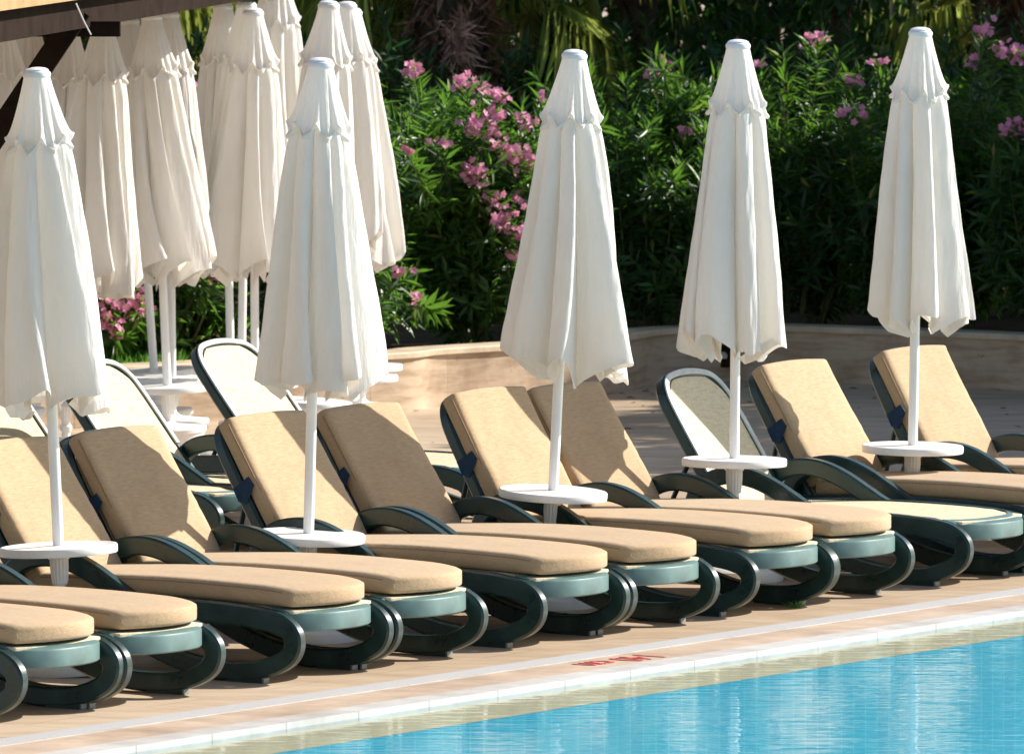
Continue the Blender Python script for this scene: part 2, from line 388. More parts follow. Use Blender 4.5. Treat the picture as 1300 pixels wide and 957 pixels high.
# ---------------------------------------------------------------- sun lounger
LY = .3275                                     # half distance between the two side frames
HX, HZ = -1.17, .385                           # where the back meets the seat
def make_lounger(cushioned, ang):
    root = empty('sun_lounger', (0, 0, 0))
    ca, sa = math.cos(R(ang)), math.sin(R(ang))
    def hump(x): return .020 * math.sin(math.pi * min(1, max(0, (x + 1.2) / 1.35)))
    # side frames: rail that curls round into the C shaped front leg
    for s in (-1, 1):
        f3 = lambda x, z, b, s=s: (x, s * LY + b, z + hump(x) * (z > .2) * 1.0)
        g = G()
        path = [(-1.66, .262), (-1.40, .270), (-1.0, .272), (-.5, .272), (-.15, .270), (.02, .262), (.11, .243), (.155, .210), (.165, .170), (.145, .125),
                (.09, .088), (.0, .058), (-.10, .046), (-.24, .046), (-.40, .072), (-.56, .125), (-.72, .20), (-.80, .25)]
        f3b = lambda x, z, b, s=s: (x, s * LY + b, z + hump(x) * min(1, max(0, (z - .15) / .1)))
        ribbon(g, path, lambda q: .092 if q < .35 else .088 - .008 * min(1, (q - .35) * 4), .052, f3b, .009, 6)
        side = g.obj('side_frame', M['green'], root)
        g = G(); g.box((-.075, s * LY, .014), (.17, .046, .028)); fp = g.obj('foot', M['green'], side)
        g = G(); g.box((.014, s * LY, .018), (.012, .040, .034)); g.obj('foot_pad', M['rubber'], side)
        # rear leg
        g = G()
        ribbon(g, [(-1.28, .25), (-1.40, .20), (-1.50, .13), (-1.53, .07), (-1.52, .02)], .07, .05, f3, .008, 5)
        ribbon(g, [(-1.52, .03), (-1.40, .035), (-1.30, .08), (-1.22, .16), (-1.18, .25)], .045, .045, f3, .008, 5)
        g.obj('rear_leg', M['green'], root)
        # arched armrest
        g = G()
        ribbon(g, [(-1.330, .27), (-1.325, .35), (-1.285, .415), (-1.20, .462), (-1.09, .478), (-.98, .462), (-.87, .42), (-.76, .362), (-.66, .31), (-.58, .285)],
               lambda q: .070 + .014 * math.sin(math.pi * q), .058, lambda x, z, b, s=s: (x, s * (LY + .004) + b, z), .009, 6)
        g.obj('armrest', M['green'], root)
    # curved front apron
    g = G(); V = []; n = 22
    sec = [(-.055, .312), (.000, .300), (.018, .292), (.022, .284), (.022, .222), (.014, .216), (-.004, .216), (-.010, .27), (-.055, .28)]
    Fc = []
    for i in range(n + 1):
        y = -1 + 2 * i / n
        bx = .085 + .125 * (1 - abs(y) ** 2.4)
        for dx, z in sec: V.append((bx + dx - (.03 if dx < -.03 else 0) * (1 - abs(y)), y * (LY - .025), z + hump(bx)))
    m = len(sec)
    for i in range(n):
        for j in range(m):
            l = (j + 1) % m; Fc.append((i * m + j, (i + 1) * m + j, (i + 1) * m + l, i * m + l))
    Fc.append(tuple(range(m))); Fc.append(tuple(n * m + j for j in range(m - 1, -1, -1)))
    g.add(V, Fc); g.obj('front_apron', M['pale'], root, sharp=30)  # the apron's sunlit paleness is in its material colour
    # seat sling and its cross bars
    g = G()
    xs = [-1.22 + i * (1.22 + .13) / 26 for i in range(27)]
    loft(g, [(x, .290 if x > -.1 else .302, .296 + hump(x) - (.006 if x > .02 else 0), .312 + hump(x) - (.008 if x > .02 else 0)) for x in xs], lambda u, y, h: (u, y, h), 13, .005, 0, 0, .060)
    g.obj('seat_sling', M['sling'], root)
    g = G()
    for x in (-1.60, -1.15, -.62, -.12): g.box((x, 0, .255), (.05, 2 * LY - .05, .035))
    g.obj('cross_bar', M['green'], root)
    # back frame
    off = .0 if not cushioned else -.088
    def bmap(y, l, b): return (HX - l * ca + (off + b) * sa, y, HZ - (.07 if not cushioned else .0) + l * sa + (off + b) * ca)
    g = G()
    LB = .685 if cushioned else .74
    hw = .283
    path = [(-hw, -.10), (-hw, .2), (-hw + .004, LB - .22), (-hw + .022, LB - .10), (-hw + .075, LB - .03), (-hw + .16, LB - .004), (0, LB + .006), (hw - .16, LB - .004),
            (hw - .075, LB - .03), (hw - .022, LB - .10), (hw - .004, LB - .22), (hw, .2), (hw, -.10)]
    ribbon(g, path, .040, .062, lambda y, l, b: bmap(y, l, b - .03), .012, 6)
    bf = g.obj('back_frame', M['green'], root)
    if not cushioned:
        g = G(); ribbon(g, path[1:-1], .030, .010, lambda y, l, b: bmap(y, l, b + .0035), .003, 6); g.obj('lit_frame_strip', M['lit_face'], bf)  # added strip that paints the sunlit front face of the frame
    g = G()
    def bw(l):
        k = (l - (LB - .20)) / .18
        return hw - .016 if k < 0 else (hw - .016) - .125 * min(1, k) ** 2.2
    ls = [-.08 + i * (LB + .05) / 30 for i in range(31)]
    loft(g, [(l, bw(l), -.014, -.004) for l in ls], lambda u, y, h: bmap(y, u, h), 13, .004, 0, 0, .012)
    g.obj('back_sling', M['sling'], bf)
    # strut holding the back up
    g = G()
    for s in (-1, 1):
        a = Vector(bmap(s * .2, .34, -.07)); g.tube([a, (-1.56, s * .2, .27)], .013, 8)
    g.tube([(-1.56, -.28, .27), (-1.56, .28, .27)], .014, 8)
    g.obj('back_strut', M['green'], root)
    if cushioned:
        rs = random.Random(int(ang * 100))
        g = G()
        xs = [-1.20 + i * (1.20 + .125) / 30 for i in range(31)]
        def sw(x): return .302 - (.028 * ((x + .12) / .24) ** 2 if x > -.12 else 0)
        loft(g, [(x, sw(x), .318 + hump(x), .398 + hump(x) - (.012 * ((x + .05) / .17) ** 2 if x > -.05 else 0)) for x in xs], lambda u, y, h: (u, y, h), 17, .015, .006, 0, .085)
        sc = g.obj('seat_cushion', M['cushion'], root, sharp=62)
        g = G()
        for s in (-1, 1):
            pts = [(x, s * (sw(x) - .002), .398 + hump(x) - .016 - (.012 * ((x + .05) / .17) ** 2 if x > -.05 else 0)) for x in xs[1:-1]]
            g = G(); g.tube(pts, .0032, 5); g.obj('piping', M['piping'], sc)
        LC = .66
        def cmap(u, y, h): return (HX - u * ca + h * sa, y, HZ + u * sa + h * ca)
        ls = [.0 + i * LC / 22 for i in range(23)]
        loft(g, [(l, .300 + .004 * math.sin(l * 7), -.078, .004 + .004 * math.sin(l * 9 + rs.random())) for l in ls], lambda u, y, h: cmap(u, y, h), 17, .014, .005, 0, .010)
        bc = g.obj('back_cushion', M['cushion'], root, sharp=62)
        for s in (-1, 1):
            g = G(); g.tube([cmap(l, s * .301, -.013) for l in ls[1:-1]], .0032, 5); g.obj('piping', M['piping'], bc)
        for s in (-1, 1):
            g = G()
            V = [cmap(.33, s * .305, -.028), cmap(.375, s * .306, -.035), cmap(.365, s * .322, -.125), cmap(.30, s * .322, -.128), cmap(.27, s * .318, -.10),
                 cmap(.33, s * .311, -.028), cmap(.375, s * .312, -.035), cmap(.365, s * .328, -.125), cmap(.30, s * .328, -.128), cmap(.27, s * .324, -.10)]
            g.add(V, [(0, 1, 2, 3, 4), (9, 8, 7, 6, 5)] + [(i, i + 5, (i + 1) % 5 + 5, (i + 1) % 5) for i in range(5)])
            g.obj('strap', M['navy'], root, smooth=False)
    return root

protos = {(True, 58): None, (True, 57): None, (True, 60): None, (False, 57): None, (False, 55): None}
used = {}
def lounger(xy, key, label, group, dz=0, yaw=0):
    if key not in used: o = used[key] = make_lounger(*key)
    else: o = copy_tree(used[key])
    o.location = (xy[0], xy[1], 0); o.rotation_euler = (0, 0, -TH + yaw)
    tag(o, label, 'sun lounger', group)
    rj = random.Random(label)
    for ch in kids(o):
        if ch.name.startswith(('seat_cushion', 'back_cushion')): ch.location = (rj.uniform(-.012, .012), rj.uniform(-.014, .014), 0)
    return o
W2 = 2 * LY
rowspec = [  # near foot columns, far foot columns, cushioned, angle, label
    ([], [101], (True, 58), 'cushioned lounger nearest the lower left corner, only its foot end in view'),
    ([], [231], (True, 58), 'cushioned lounger in front of the leftmost parasol, its back out of view'),
    ([], [446], (True, 57), 'cushioned lounger just behind the leftmost parasol, its back fully sunlit'),
    ([458], [565], (True, 58), 'cushioned lounger whose back carries the shadow of a parasol and a slanting pole'),
    ([644], [747], (True, 58), 'cushioned lounger right behind the second parasol pole, half its back shaded'),
    ([761], [861], (True, 57), 'cushioned lounger just right of the second parasol, shade down the near side of its back'),
    ([918], [1012], (True, 60), 'cushioned lounger behind the third parasol pole, its back in full sun'),
    ([1018], [1112], (True, 58), 'cushioned lounger right of the third parasol, shadow across the top of its back'),
    ([1184], [1278], (False, 57), 'bare front lounger with cream sling and no cushion beside the fourth parasol'),
    ([1302], [], (True, 58), 'cushioned lounger right of the fourth parasol, jagged shadow on its back'),
    ([1447], [], (True, 60), 'cushioned lounger behind the rightmost parasol pole, farthest of the front row'),
]
def t_near(x): return t_on(x, 0)
for near, far, key, lab in rowspec:
    ts = [t_near(x) for x in near] + [t_near(x) - W2 for x in far]
    t = sum(ts) / len(ts) + LY
    lounger(tn(t, 0), key, lab, 'loungers in the front row by the pool', yaw=R(random.Random(lab).uniform(-1.3, 1.3)))
# second row, bare, behind the left part of the front row
for x, y, lab in ((238, 706, 'bare cream lounger of the back row at the left edge behind the leftmost parasol'),
                  (402, 708, 'bare cream back-row lounger between the leftmost parasol and the cluster of tables'),
                  (563, 672, 'bare cream back-row lounger with rounded white-edged back beside the stand cluster')):
    p = gpt(x, y) + RR * LY
    lounger(p, (False, 50), lab, 'bare loungers in the back row')

# ---------------------------------------------------------------- closed parasols
def canopy_mesh(seed, length=1.42, rb=.300, up=.31, hang=0):
    """returns (lower canopy, upper vent tier) meshes hanging from z = 0 downwards"""
    rg = random.Random(seed)
    nph, nz, K = 288, 64, 8
    ph0 = rg.uniform(0, 6.28)
    edges = [0.0]
    for k in range(K): edges.append(edges[-1] + rg.uniform(.7, 1.3))
    edges = np.array(edges) / edges[-1] * 2 * math.pi
    dep = [rg.uniform(.38, .74) for _ in range(K)]; lob = [rg.uniform(.80, 1.16) for _ in range(K)]
    skew = [rg.choice([-1, 1, 1]) * rg.uniform(.18, .62) for _ in range(K)]; hem = [rg.uniform(-.06, .03) + .32 * (l - .98) for l in lob]
    f1 = [(rg.choice([11, 13, 17, 19, 23]), rg.uniform(0, 6.28), rg.uniform(.3, 1)) for _ in range(4)]
    drift = [rg.uniform(-.3, .3) for _ in range(K)]; tw = rg.uniform(-.35, .35)
    dx, dy = rg.uniform(-.03, .03), rg.uniform(-.02, .02)
    V = []; Fc = []
    rows = []
    for i in range(nz + 3):
        s = min(1, i / (nz - 1))
        rows.append((s, max(0, i - (nz - 1))))
    z0 = -(up - .035)
    for s, lip in rows:
        Rb = (.132 + (rb - .132) * s ** .95) * (1 - .16 * math.exp(-s / .035))
        for j in range(nph):
            ph = 2 * math.pi * j / nph
            k = min(K - 1, int(np.searchsorted(edges, ph, side='right') - 1)); u = (ph - edges[k]) / (edges[k + 1] - edges[k])
            p = abs(math.sin(math.pi * u)) ** .55
            lb = lob[k] * (1 - abs(2 * u - 1) ** 2) + 1.0 * abs(2 * u - 1) ** 2
            D = dep[k] * (.45 + .55 * min(1, s * 2.5))
            r = Rb * ((1 - D) + D * p) * (1 + (lb - 1) * s)
            r *= 1 + .055 * math.sin(s * 4.2 + ph + seed) * s
            wr = sum(a * math.sin(n * ph + q + s * 1.5 * (n % 3 - 1)) for n, q, a in f1)
            r *= 1 + wr * .020 * (.3 + s) + .008 * math.sin(31 * ph + 9 * s + seed) * math.sin(7 * s * 3.14 + 3 * ph)
            ang = ph + ph0 + skew[k] * math.sin(math.pi * u) * (.3 + .7 * s) + drift[k] * math.sin(math.pi * u) * s * s + tw * s
            low = hem[k] * math.sin(math.pi * u) - .12 * (1 - p) - .018 * math.sin(3 * ph + seed) - .012 * math.sin(13 * ph)
            z = z0 - s * (length - up + .035) + low * s ** 5
            if lip: r = r - .012 * lip; z = z + .010 * lip
            V.append((r * math.cos(ang) + dx * s + hang * s, r * math.sin(ang) + dy * s, z))
    for i in range(len(rows) - 1):
        for j in range(nph):
            l = (j + 1) % nph; Fc.append((i * nph + j, (i + 1) * nph + j, (i + 1) * nph + l, i * nph + l))
    # upper tier
    V2 = []; F2 = []; n2 = 224; m2 = 26
    jit = [rg.uniform(-.012, .014) for _ in range(K)]; prev = rg.uniform(0, 6.28)
    for i in range(m2 + 6):
        s = min(1, i / (m2 - 1)); lip = max(0, i - (m2 - 1))
        for j in range(n2):
            ph = 2 * math.pi * j / n2; uu = ph * K / (2 * math.pi); k = int(uu) % K; u = uu - int(uu)
            a = abs(math.sin(math.pi * u)); rib = (1 - a) ** 1.6
            je = jit[k] * (1 - u) + jit[(k + 1) % K] * u
            p2 = math.exp(-((u - .5) / .20) ** 2); tip = (1 - a) ** 3
            r = .052 + .080 * s ** 1.10 + .010 * tip * s ** 3 + .013 * p2 * s ** 1.6
            r *= 1 - .07 * (math.exp(-((u - .27) / .1) ** 2) + math.exp(-((u - .73) / .1) ** 2)) * min(1, s * 1.3) + .006 * math.sin(ph * 17 + prev) * s
            z = -up * s + (.044 * p2 - .011 * tip) * s ** 7 + je * s ** 4
            if lip:
                th = lip * .62
                r += .011 * math.sin(th) - .004 * lip * a; z -= .011 * (1 - math.cos(th))
            V2.append((r * math.cos(ph + ph0), r * math.sin(ph + ph0), z))
    for i in range(m2 + 5):
        for j in range(n2):
            l = (j + 1) % n2; F2.append((i * n2 + j, (i + 1) * n2 + j, (i + 1) * n2 + l, i * n2 + l))
    return V, Fc, V2, F2

SUNPX = None
def parasol(base, h, ht, lean_x, lean_y, seed, label, group, length=1.42, rb=.30, table_r=.248, tub=False, table=True, up=.31, hang=0):
    root = empty('parasol', (base[0], base[1], 0), (lean_y, lean_x, 0), label, 'parasol', group)
    V, Fc, V2, F2 = canopy_mesh(seed, length, rb, up, hang)
    zt = h - .012
    cn = mesh_obj('canopy', [(x, y, z + zt) for x, y, z in V], Fc, M['canopy'], root, sharp=60)
    mesh_obj('canopy_vent', [(x, y, z + zt) for x, y, z in V2], F2, M['canopy'], cn, sharp=60)
    g = G(); g.lathe([(.050, -.02), (.058, -.018), (.060, -.004), (.056, .004), (.052, .006), (.050, .013), (.038, .020), (.018, .024), (.001, .025)], (0, 0, zt), 36)
    g.obj('finial', M['white'], root)
    g = G(); g.lathe([(.0235, ht - .02), (.0235, h - .3)], (0, 0, 0), 24); g.obj('pole', M['pole'], root)
    if table:
        g = G(); r = table_r
        g.lathe([(r - .012, -.034), (r - .002, -.036), (r, -.030), (r, -.006), (r - .004, -.001), (r - .012, 0), (r - .02, -.003), (r - .07, -.004), (.03, -.001)], (0, 0, ht), 72)
        g.obj('tabletop', M['white'], root, sharp=50)
        for k in range(2):
            pass
    g = G(); zs = ht - .036
    g.lathe([(.046, zs - .022), (.046, zs)], (0, 0, 0), 28)
    V = []; n = 60
    prof = [(.0385, zs - .022), (.0385, zs - .06), (.035, zs - .105), (.031, zs - .128), (.024, zs - .134)]
    for rr, z in prof:
        for i in range(n):
            a = 2 * math.pi * i / n; q = rr * (1 + .035 * (1 if (i // 2) % 2 else -1) * (rr > .03)); V.append((q * math.cos(a), q * math.sin(a), z))
    g.add(V, [(k * n + i, (k + 1) * n + i, (k + 1) * n + (i + 1) % n, k * n + (i + 1) % n) for k in range(len(prof) - 1) for i in range(n)])
    st = g.obj('stand_sleeve', M['white'], root, sharp=25)
    g = G()
    for a in (-1.2, -2.3):
        g.lathe([(.0001, -.003), (.005, -.003), (.005, .003), (.0001, .003)], (.046 * math.cos(a), .046 * math.sin(a), zs - .011), 8)
    g.obj('screw', M['rust'], st)
    g = G()
    zb = .30 if tub else .09
    zr = zs - .175
    g.lathe([(.024, .06), (.024, zs - .13)], (0, 0, 0), 24)
    if zr > .1: g.lathe([(.024, zr - .022), (.031, zr - .02), (.034, zr - .006), (.034, zr + .006), (.026, zr + .016)], (0, 0, 0), 28)
    g.obj('stand_stem', M['white'], root)
    g = G()
    if tub: g.lathe([(.13, 0), (.135, .012), (.195, .245), (.205, .25), (.208, .27), (.20, .28), (.12, .288), (.05, .295), (.03, .31)], (0, 0, 0), 56)
    else: g.lathe([(.235, 0), (.24, .01), (.235, .05), (.21, .07), (.10, .085), (.04, .10), (.03, .13)], (0, 0, 0), 56)
    g.obj('base', M['white'], root, sharp=40)
    return root

fr = [  # cap x,y ; table x,y ; lean towards camera ; canopy bottom radius, length ; label
    (47, 88, 73, 693, -.01, 'near leftmost closed parasol in front of the timber brace', .325, 1.34, False, 11, .02),
    (408, 75, 391, 677, .025, 'second closed parasol of the front row, standing before the crowded group', .282, 1.36, False, 23, 0),
    (729, 64, 702, 622, .030, 'front-row closed parasol leaning right against the pink flowers', .325, 1.39, False, 37, .085),
    (937, 53, 933, 582, -.012, 'upright closed parasol beside the bare front lounger', .285, 1.39, False, 41, -.045),
    (1168, 37, 1160, 565, .010, 'rightmost closed parasol of the front row', .255, 1.36, True, 58, .06)]
for cx, cy, tx, ty, ly, lab, rb, ln, tub, seed, hang in fr:
    sl = (tx - cx) / (ty - cy)
    xg = tx + sl * 140
    t = t_on(xg, .94); p = tn(t, .94)
    yg = YH + H * F / p[1]; s = F / p[1]
    ht = (yg - ty) / s; h = (yg - cy) / s + .0
    parasol(p, h, ht, -math.atan(sl), ly, seed, lab, 'closed parasols of the front row', ln, rb, .250, tub, hang=hang)
g = G(); g.lathe([(.060, 0), (.065, .005), (.088, .285), (.096, .29), (.096, .30), (.086, .302), (.084, .292), (.02, .290)], (0, 0, 0), 36)
t = t_on(742, .86); p = tn(t, .86)
b = g.obj('bin', M['white'], None); b.location = (p[0], p[1], 0); b.rotation_euler = (R(3), R(2), 0)
tag(b, 'small round white bin on the paving beside the third parasol stand', 'bin')

bgs = [ # cap x,y ; pole x near canopy bottom (at y 400) ; ground y ; length ; radius ; table ; tub ; seed ; label
    (2, 22, 0, 640, 1.45, .28, False, 101, 'closed parasol partly cut by the left edge below the dark beam'),
    (36, 20, 40, 610, 1.45, .28, False, 102, 'closed parasol between the left edge and the timber brace'),
    (88, 30, 84, 612, 1.45, .28, False, 103, 'closed parasol showing as a sliver right behind the timber brace'),
    (133, 24, 117, 625, 1.48, .27, True, 104, 'closed parasol right of the timber brace, its top hidden by the beam end'),
    (193, 17, 208, 606, 1.49, .265, True, 105, 'closed parasol in front of the crowded group, right of the beam end'),
    (165, 22, 190, 583, 1.45, .25, True, 106, 'closed parasol mostly hidden, its pole left of the foremost crowded one'),
    (215, 15, 217, 594, 1.45, .26, True, 107, 'closed parasol peeping out on the right behind the foremost crowded one'),
    (283, 5, 291, 577, 1.47, .24, False, 108, 'closed parasol right of the pink flower gap, leftmost of its trio'),
    (313, 3, 307, 588, 1.42, .24, False, 109, 'closed parasol hidden behind its twin in the middle of the trio'),
    (322, 12, 323, 599, 1.50, .25, True, 110, 'closed parasol at the front of the trio with fully visible hem'),
    (352, -42, 345, 570, 1.50, .24, False, 111, 'tall closed parasol rising above the trio and out of the picture'),
    (418, 2, 396, 628, 1.50, .25, True, 112, 'closed parasol whose crown shows just above the second front parasol'),
    (440, 4, 449, 592, 1.40, .26, True, 113, 'closed parasol right behind the second front one with ragged right edge'),
    (447, 12, 456, 576, 1.49, .24, True, 114, 'closed parasol at the back whose hem hangs lowest by the sunlit wall')]
for i, (cx, cy, px, yg, ln, rb, tub, seed, lab) in enumerate(bgs):
    sl = (px - cx) / (400. - cy); xg = px + sl * (yg - 400)
    p = gpt(xg, yg); s = F / p[1]
    h = (yg - cy) / s
    parasol(p, h, .51, -math.atan(sl), random.Random(seed).uniform(-.01, .02), seed, lab, 'closed parasols crowded behind the loungers', ln - .10, rb, .24, tub)

# ---------------------------------------------------------------- ground, pool
n_d1, n_d2 = n_of(868, 812.5), n_of(868, 821)
n_b1, n_b2 = n_of(868, 837.5), n_of(868, 845.5)
n_s = n_b2
def quad(name, pts, z, mat):
    o = mesh_obj(name, [(p[0], p[1], z) for p in pts], [tuple(range(len(pts)))], mat, None, smooth=False)
    if o.data.polygons[0].normal.z < 0: o.data.flip_normals()
    return structure(o)
T0, T1, NE = -34, 30, -15
big = 400
V = [tn(T0, n_b2), tn(T1, n_b2), tn(T1, NE), tn(T0, NE)]
B = [tn(-big, big), tn(big, big), tn(big, -big), tn(-big, -big)]
vv = [(p[0], p[1], 0) for p in V + B]
gr = mesh_obj('ground', vv, [(0, 1, 5, 4), (1, 2, 6, 5), (2, 3, 7, 6), (3, 0, 4, 7)], M['pave'], None, smooth=False)
gr.data.flip_normals() if gr.data.polygons[0].normal.z < 0 else None
structure(gr, 'sunlit beige travertine pool deck')
ln_ = lambda a, b, z, nm, mt: quad(nm, [tn(T0, a), tn(T1, a), tn(T1, b), tn(T0, b)], z, mt)
ln_(n_d1, n_d2, .004, 'drain_strip', M['grate'])
ln_(n_d2 - .012, n_b1, .004, 'stone_strip', M['strip'])
# thin raised lip beside the drain and the white kerb at the water
def bar(nm, n1, n2, z0, z1, mt):
    c = (tn(0, n1) + tn(0, n2)) / 2 + RR * ((T0 + T1) / 2)
    g = G(); g.box((c[0], c[1], (z0 + z1) / 2), (abs(n1 - n2), T1 - T0, z1 - z0), -TH)
    return structure(g.obj(nm, mt, None, smooth=False))
bar('drain_edge', n_d2, n_d2 - .011, -.01, .007, M['band'])
bar('pool_kerb', n_b1, n_b2 - .001, -.031, .010, M['band'])
bar('waterline_band', n_b1, n_b2 - .001, -.105, -.031, M['shelf'])
# basin
def basin():
    zs, zf = -.105, -1.25
    P = lambda t, n, z: (*tn(t, n), z)
    v = [P(T0, n_b2, zs), P(T1, n_b2, zs), P(T0, n_b2, zf), P(T1, n_b2, zf), P(T0, NE, zf), P(T1, NE, zf), P(T0, NE, 0), P(T1, NE, 0), P(T0, n_b2, 0), P(T1, n_b2, 0)]
    o = mesh_obj('pool_basin', v, [(0, 1, 3, 2), (2, 3, 5, 4), (4, 5, 7, 6), (2, 4, 6, 8), (3, 9, 7, 5)], M['tiles'], None, smooth=False); structure(o)
basin()
ln_(n_b2 - .002, NE + .002, -.016, 'water', M['water'])
# painted depth mark, reads from the deck side
cu = bpy.data.curves.new('depth_mark', 'FONT'); cu.body = '140 cm'; cu.size = .215; cu.extrude = .0008; cu.align_x = 'CENTER'; cu.align_y = 'CENTER'; cu.offset = .001; cu.space_character = 1.05
tx = bpy.data.objects.new('depth_mark', cu); COL.objects.link(tx); cu.materials.append(M['red'])
nm_ = (n_d2 + n_b1) / 2
p = gpt(786, 841.5); tt = float(np.dot(p - F0, RR)); p = tn(tt, nm_)
tx.location = (p[0], p[1], .0062)
# text right = -RR direction (reader on the deck faces the pool)
tx.rotation_euler = (0, 0, math.atan2(-RR[1], -RR[0]))
dg = bpy.context.evaluated_depsgraph_get(); me = bpy.data.meshes.new_from_object(tx.evaluated_get(dg)); o2 = bpy.data.objects.new('depth_mark', me); COL.objects.link(o2); o2.location = tx.location; o2.rotation_euler = tx.rotation_euler; o2.scale = (.8, 1.1, 1); bpy.data.objects.remove(tx); tx = o2
tag(tx, 'faded red painted letters 140 cm on the stone strip at the pool edge', 'depth mark')

# ---------------------------------------------------------------- curved planter wall
wb = [(-9.5, 43.5), (-6, 46.4), (-3.6, 48.4), (-2.0, 49.6), (-.745, 50.6), (-.46, 51.05), (0, 51.5), (.35, 51.85), (.62, 52.2), (.90, 53.0), (1.2, 53.35), (1.56, 53.55), (1.95, 53.4), (2.6, 53.0), (3.26, 52.5), (4.6, 51.4), (6.5, 49.9), (9.5, 47.8)]
wp = catmull(wb, 7)
def wall_strip(pts, off0, off1, z0, z1, ch=0):
    g = G(); V = []; n = len(pts)
    for i, p in enumerate(pts):
        t = pts[min(i + 1, n - 1)] - pts[max(i - 1, 0)]; t = t / np.linalg.norm(t); nn = np.array([t[1], -t[0]])   # towards camera
        a = p + nn * off0; b = p + nn * off1
        V += [(a[0], a[1], z0), (a[0], a[1], z1 - ch), (a[0] - nn[0] * ch, a[1] - nn[1] * ch, z1), (b[0], b[1], z1), (b[0], b[1], z0)]
    Fc = []
    for i in range(n - 1):
        for j in range(5):
            l = (j + 1) % 5; Fc.append((i * 5 + j, i * 5 + l, (i + 1) * 5 + l, (i + 1) * 5 + j))
    Fc.append((4, 3, 2, 1, 0)); Fc.append(tuple((n - 1) * 5 + j for j in range(5)))
    g.add(V, Fc); return g
wroot = empty('planter_wall', (wb[8][0], wb[8][1], 0), (0, 0, 0), 'low curved travertine planter wall in front of the oleander hedge', 'wall')
def child(o, r=wroot):
    o.parent = r; o.matrix_parent_inverse = r.matrix_world.inverted() if False else o.matrix_parent_inverse
    o.location = tuple(-c for c in r.location); return o
seg = 9
for i in range(0, len(wp) - 1, seg):
    pts = wp[i:i + seg + 1]
    if len(pts) < 2: continue
    if i > 0: pts = [pts[0] + (pts[1] - pts[0]) * .012] + list(pts[1:])
    child(wall_strip(pts, 0, -.20, -.02, .325).obj('wall_slab', M['wall'], None, sharp=30))
child(wall_strip(wp, .022, -.24, .325, .362, .008).obj('coping', M['cap'], None, sharp=30))
# recess drawn as a dark block, its shade in the colour, with small lamp cover
pr = gpt(922, 484)
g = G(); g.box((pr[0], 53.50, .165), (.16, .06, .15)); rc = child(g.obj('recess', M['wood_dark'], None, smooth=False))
g = G(); g.lathe([(.001, -.02), (.028, -.02), (.03, 0), (.02, .02), (.001, .025)], (pr[0] - .02, 53.452, .17), 16); lc = g.obj('lamp_cover', M['band'], None); lc.parent = rc

# planting bed behind the wall
bp_ = [tuple(p + np.array([0, .15])) for p in wp]
V = [(x, y, .29) for x, y in bp_] + [(12, 95, .29), (-12, 95, .29)]
bed = mesh_obj('planting_bed', V, [tuple(range(len(V)))], M['soil'], None, smooth=False)
if bed.data.polygons[0].normal.z < 0: bed.data.flip_normals()
structure(bed)

# ---------------------------------------------------------------- foliage
def leaf_mesh(name, P, D, Nn, L, Wd, mat, parent=None, fold=.25, loc=None):
    """P base, D direction, Nn rough normal (n,3), L length, Wd width"""
    P = np.asarray(P, float); D = np.asarray(D, float); D /= np.linalg.norm(D, axis=1)[:, None]
    Sd = np.cross(D, Nn); Sd /= (np.linalg.norm(Sd, axis=1)[:, None] + 1e-9); U = np.cross(Sd, D)
    L = np.asarray(L)[:, None]; Wd = np.asarray(Wd)[:, None]
    mid = P + D * L * .45
    a = P; b = mid + Sd * Wd * .5 + U * Wd * fold; c = P + D * L - U * L * .10; d = mid - Sd * Wd * .5 + U * Wd * fold
    n = len(P)
    co = np.empty((n, 4, 3), np.float32); co[:, 0] = a; co[:, 1] = b; co[:, 2] = c; co[:, 3] = d
    if loc is not None: co -= np.array(loc, np.float32)
    me = bpy.data.meshes.new(name); me.vertices.add(n * 4); me.vertices.foreach_set('co', co.ravel())
    idx = (np.arange(n)[:, None] * 4 + np.array([0, 1, 2, 0, 2, 3])[None]).astype(np.int32).ravel()
    me.loops.add(n * 6); me.loops.foreach_set('vertex_index', idx)
    me.polygons.add(n * 2); me.polygons.foreach_set('loop_start', np.arange(0, n * 6, 3, dtype=np.int32)); me.polygons.foreach_set('loop_total', np.full(n * 2, 3, np.int32))
    me.materials.append(mat); me.update(calc_edges=True)
    o = bpy.data.objects.new(name, me); COL.objects.link(o)
    if parent: o.parent = parent
    return o

def stems_mesh(name, stems, mat, parent, loc, n=5):
    g = G()
    for pts, r in stems:
        g.tube([(p[0] - loc[0], p[1] - loc[1], p[2] - loc[2]) for p in pts], [r * (1 - .7 * i / (len(pts) - 1)) for i in range(len(pts))], n)
    return g.obj(name, mat, parent)

def flower_obj(parent, c, rng, loc, size=1.0):
    n = max(7, int(17 * size)); P = []; D = []; Nn = []; L = []; Wd = []
    for i in range(n):
        o = rng.normal(0, .038 * size ** .5, 3); o[2] *= .8; o[1] *= .8; f = np.array(c) + o
        ax = rng.normal(0, .5, 3) + np.array([.15, -1.0, .45]); ax /= np.linalg.norm(ax)
        s = np.cross(ax, [0, 0, 1]); s /= np.linalg.norm(s); t = np.cross(ax, s)
        rot = rng.uniform(0, 6)
        for k in range(5):
            a = rot + k * 2 * math.pi / 5; d = s * math.cos(a) + t * math.sin(a) + ax * .25
            P.append(f); D.append(d); Nn.append(ax); L.append(.028 * rng.uniform(.8, 1.15)); Wd.append(.026)
    return leaf_mesh('flower_cluster', P, D, Nn, L, Wd, M['petal'], parent, .05, loc)

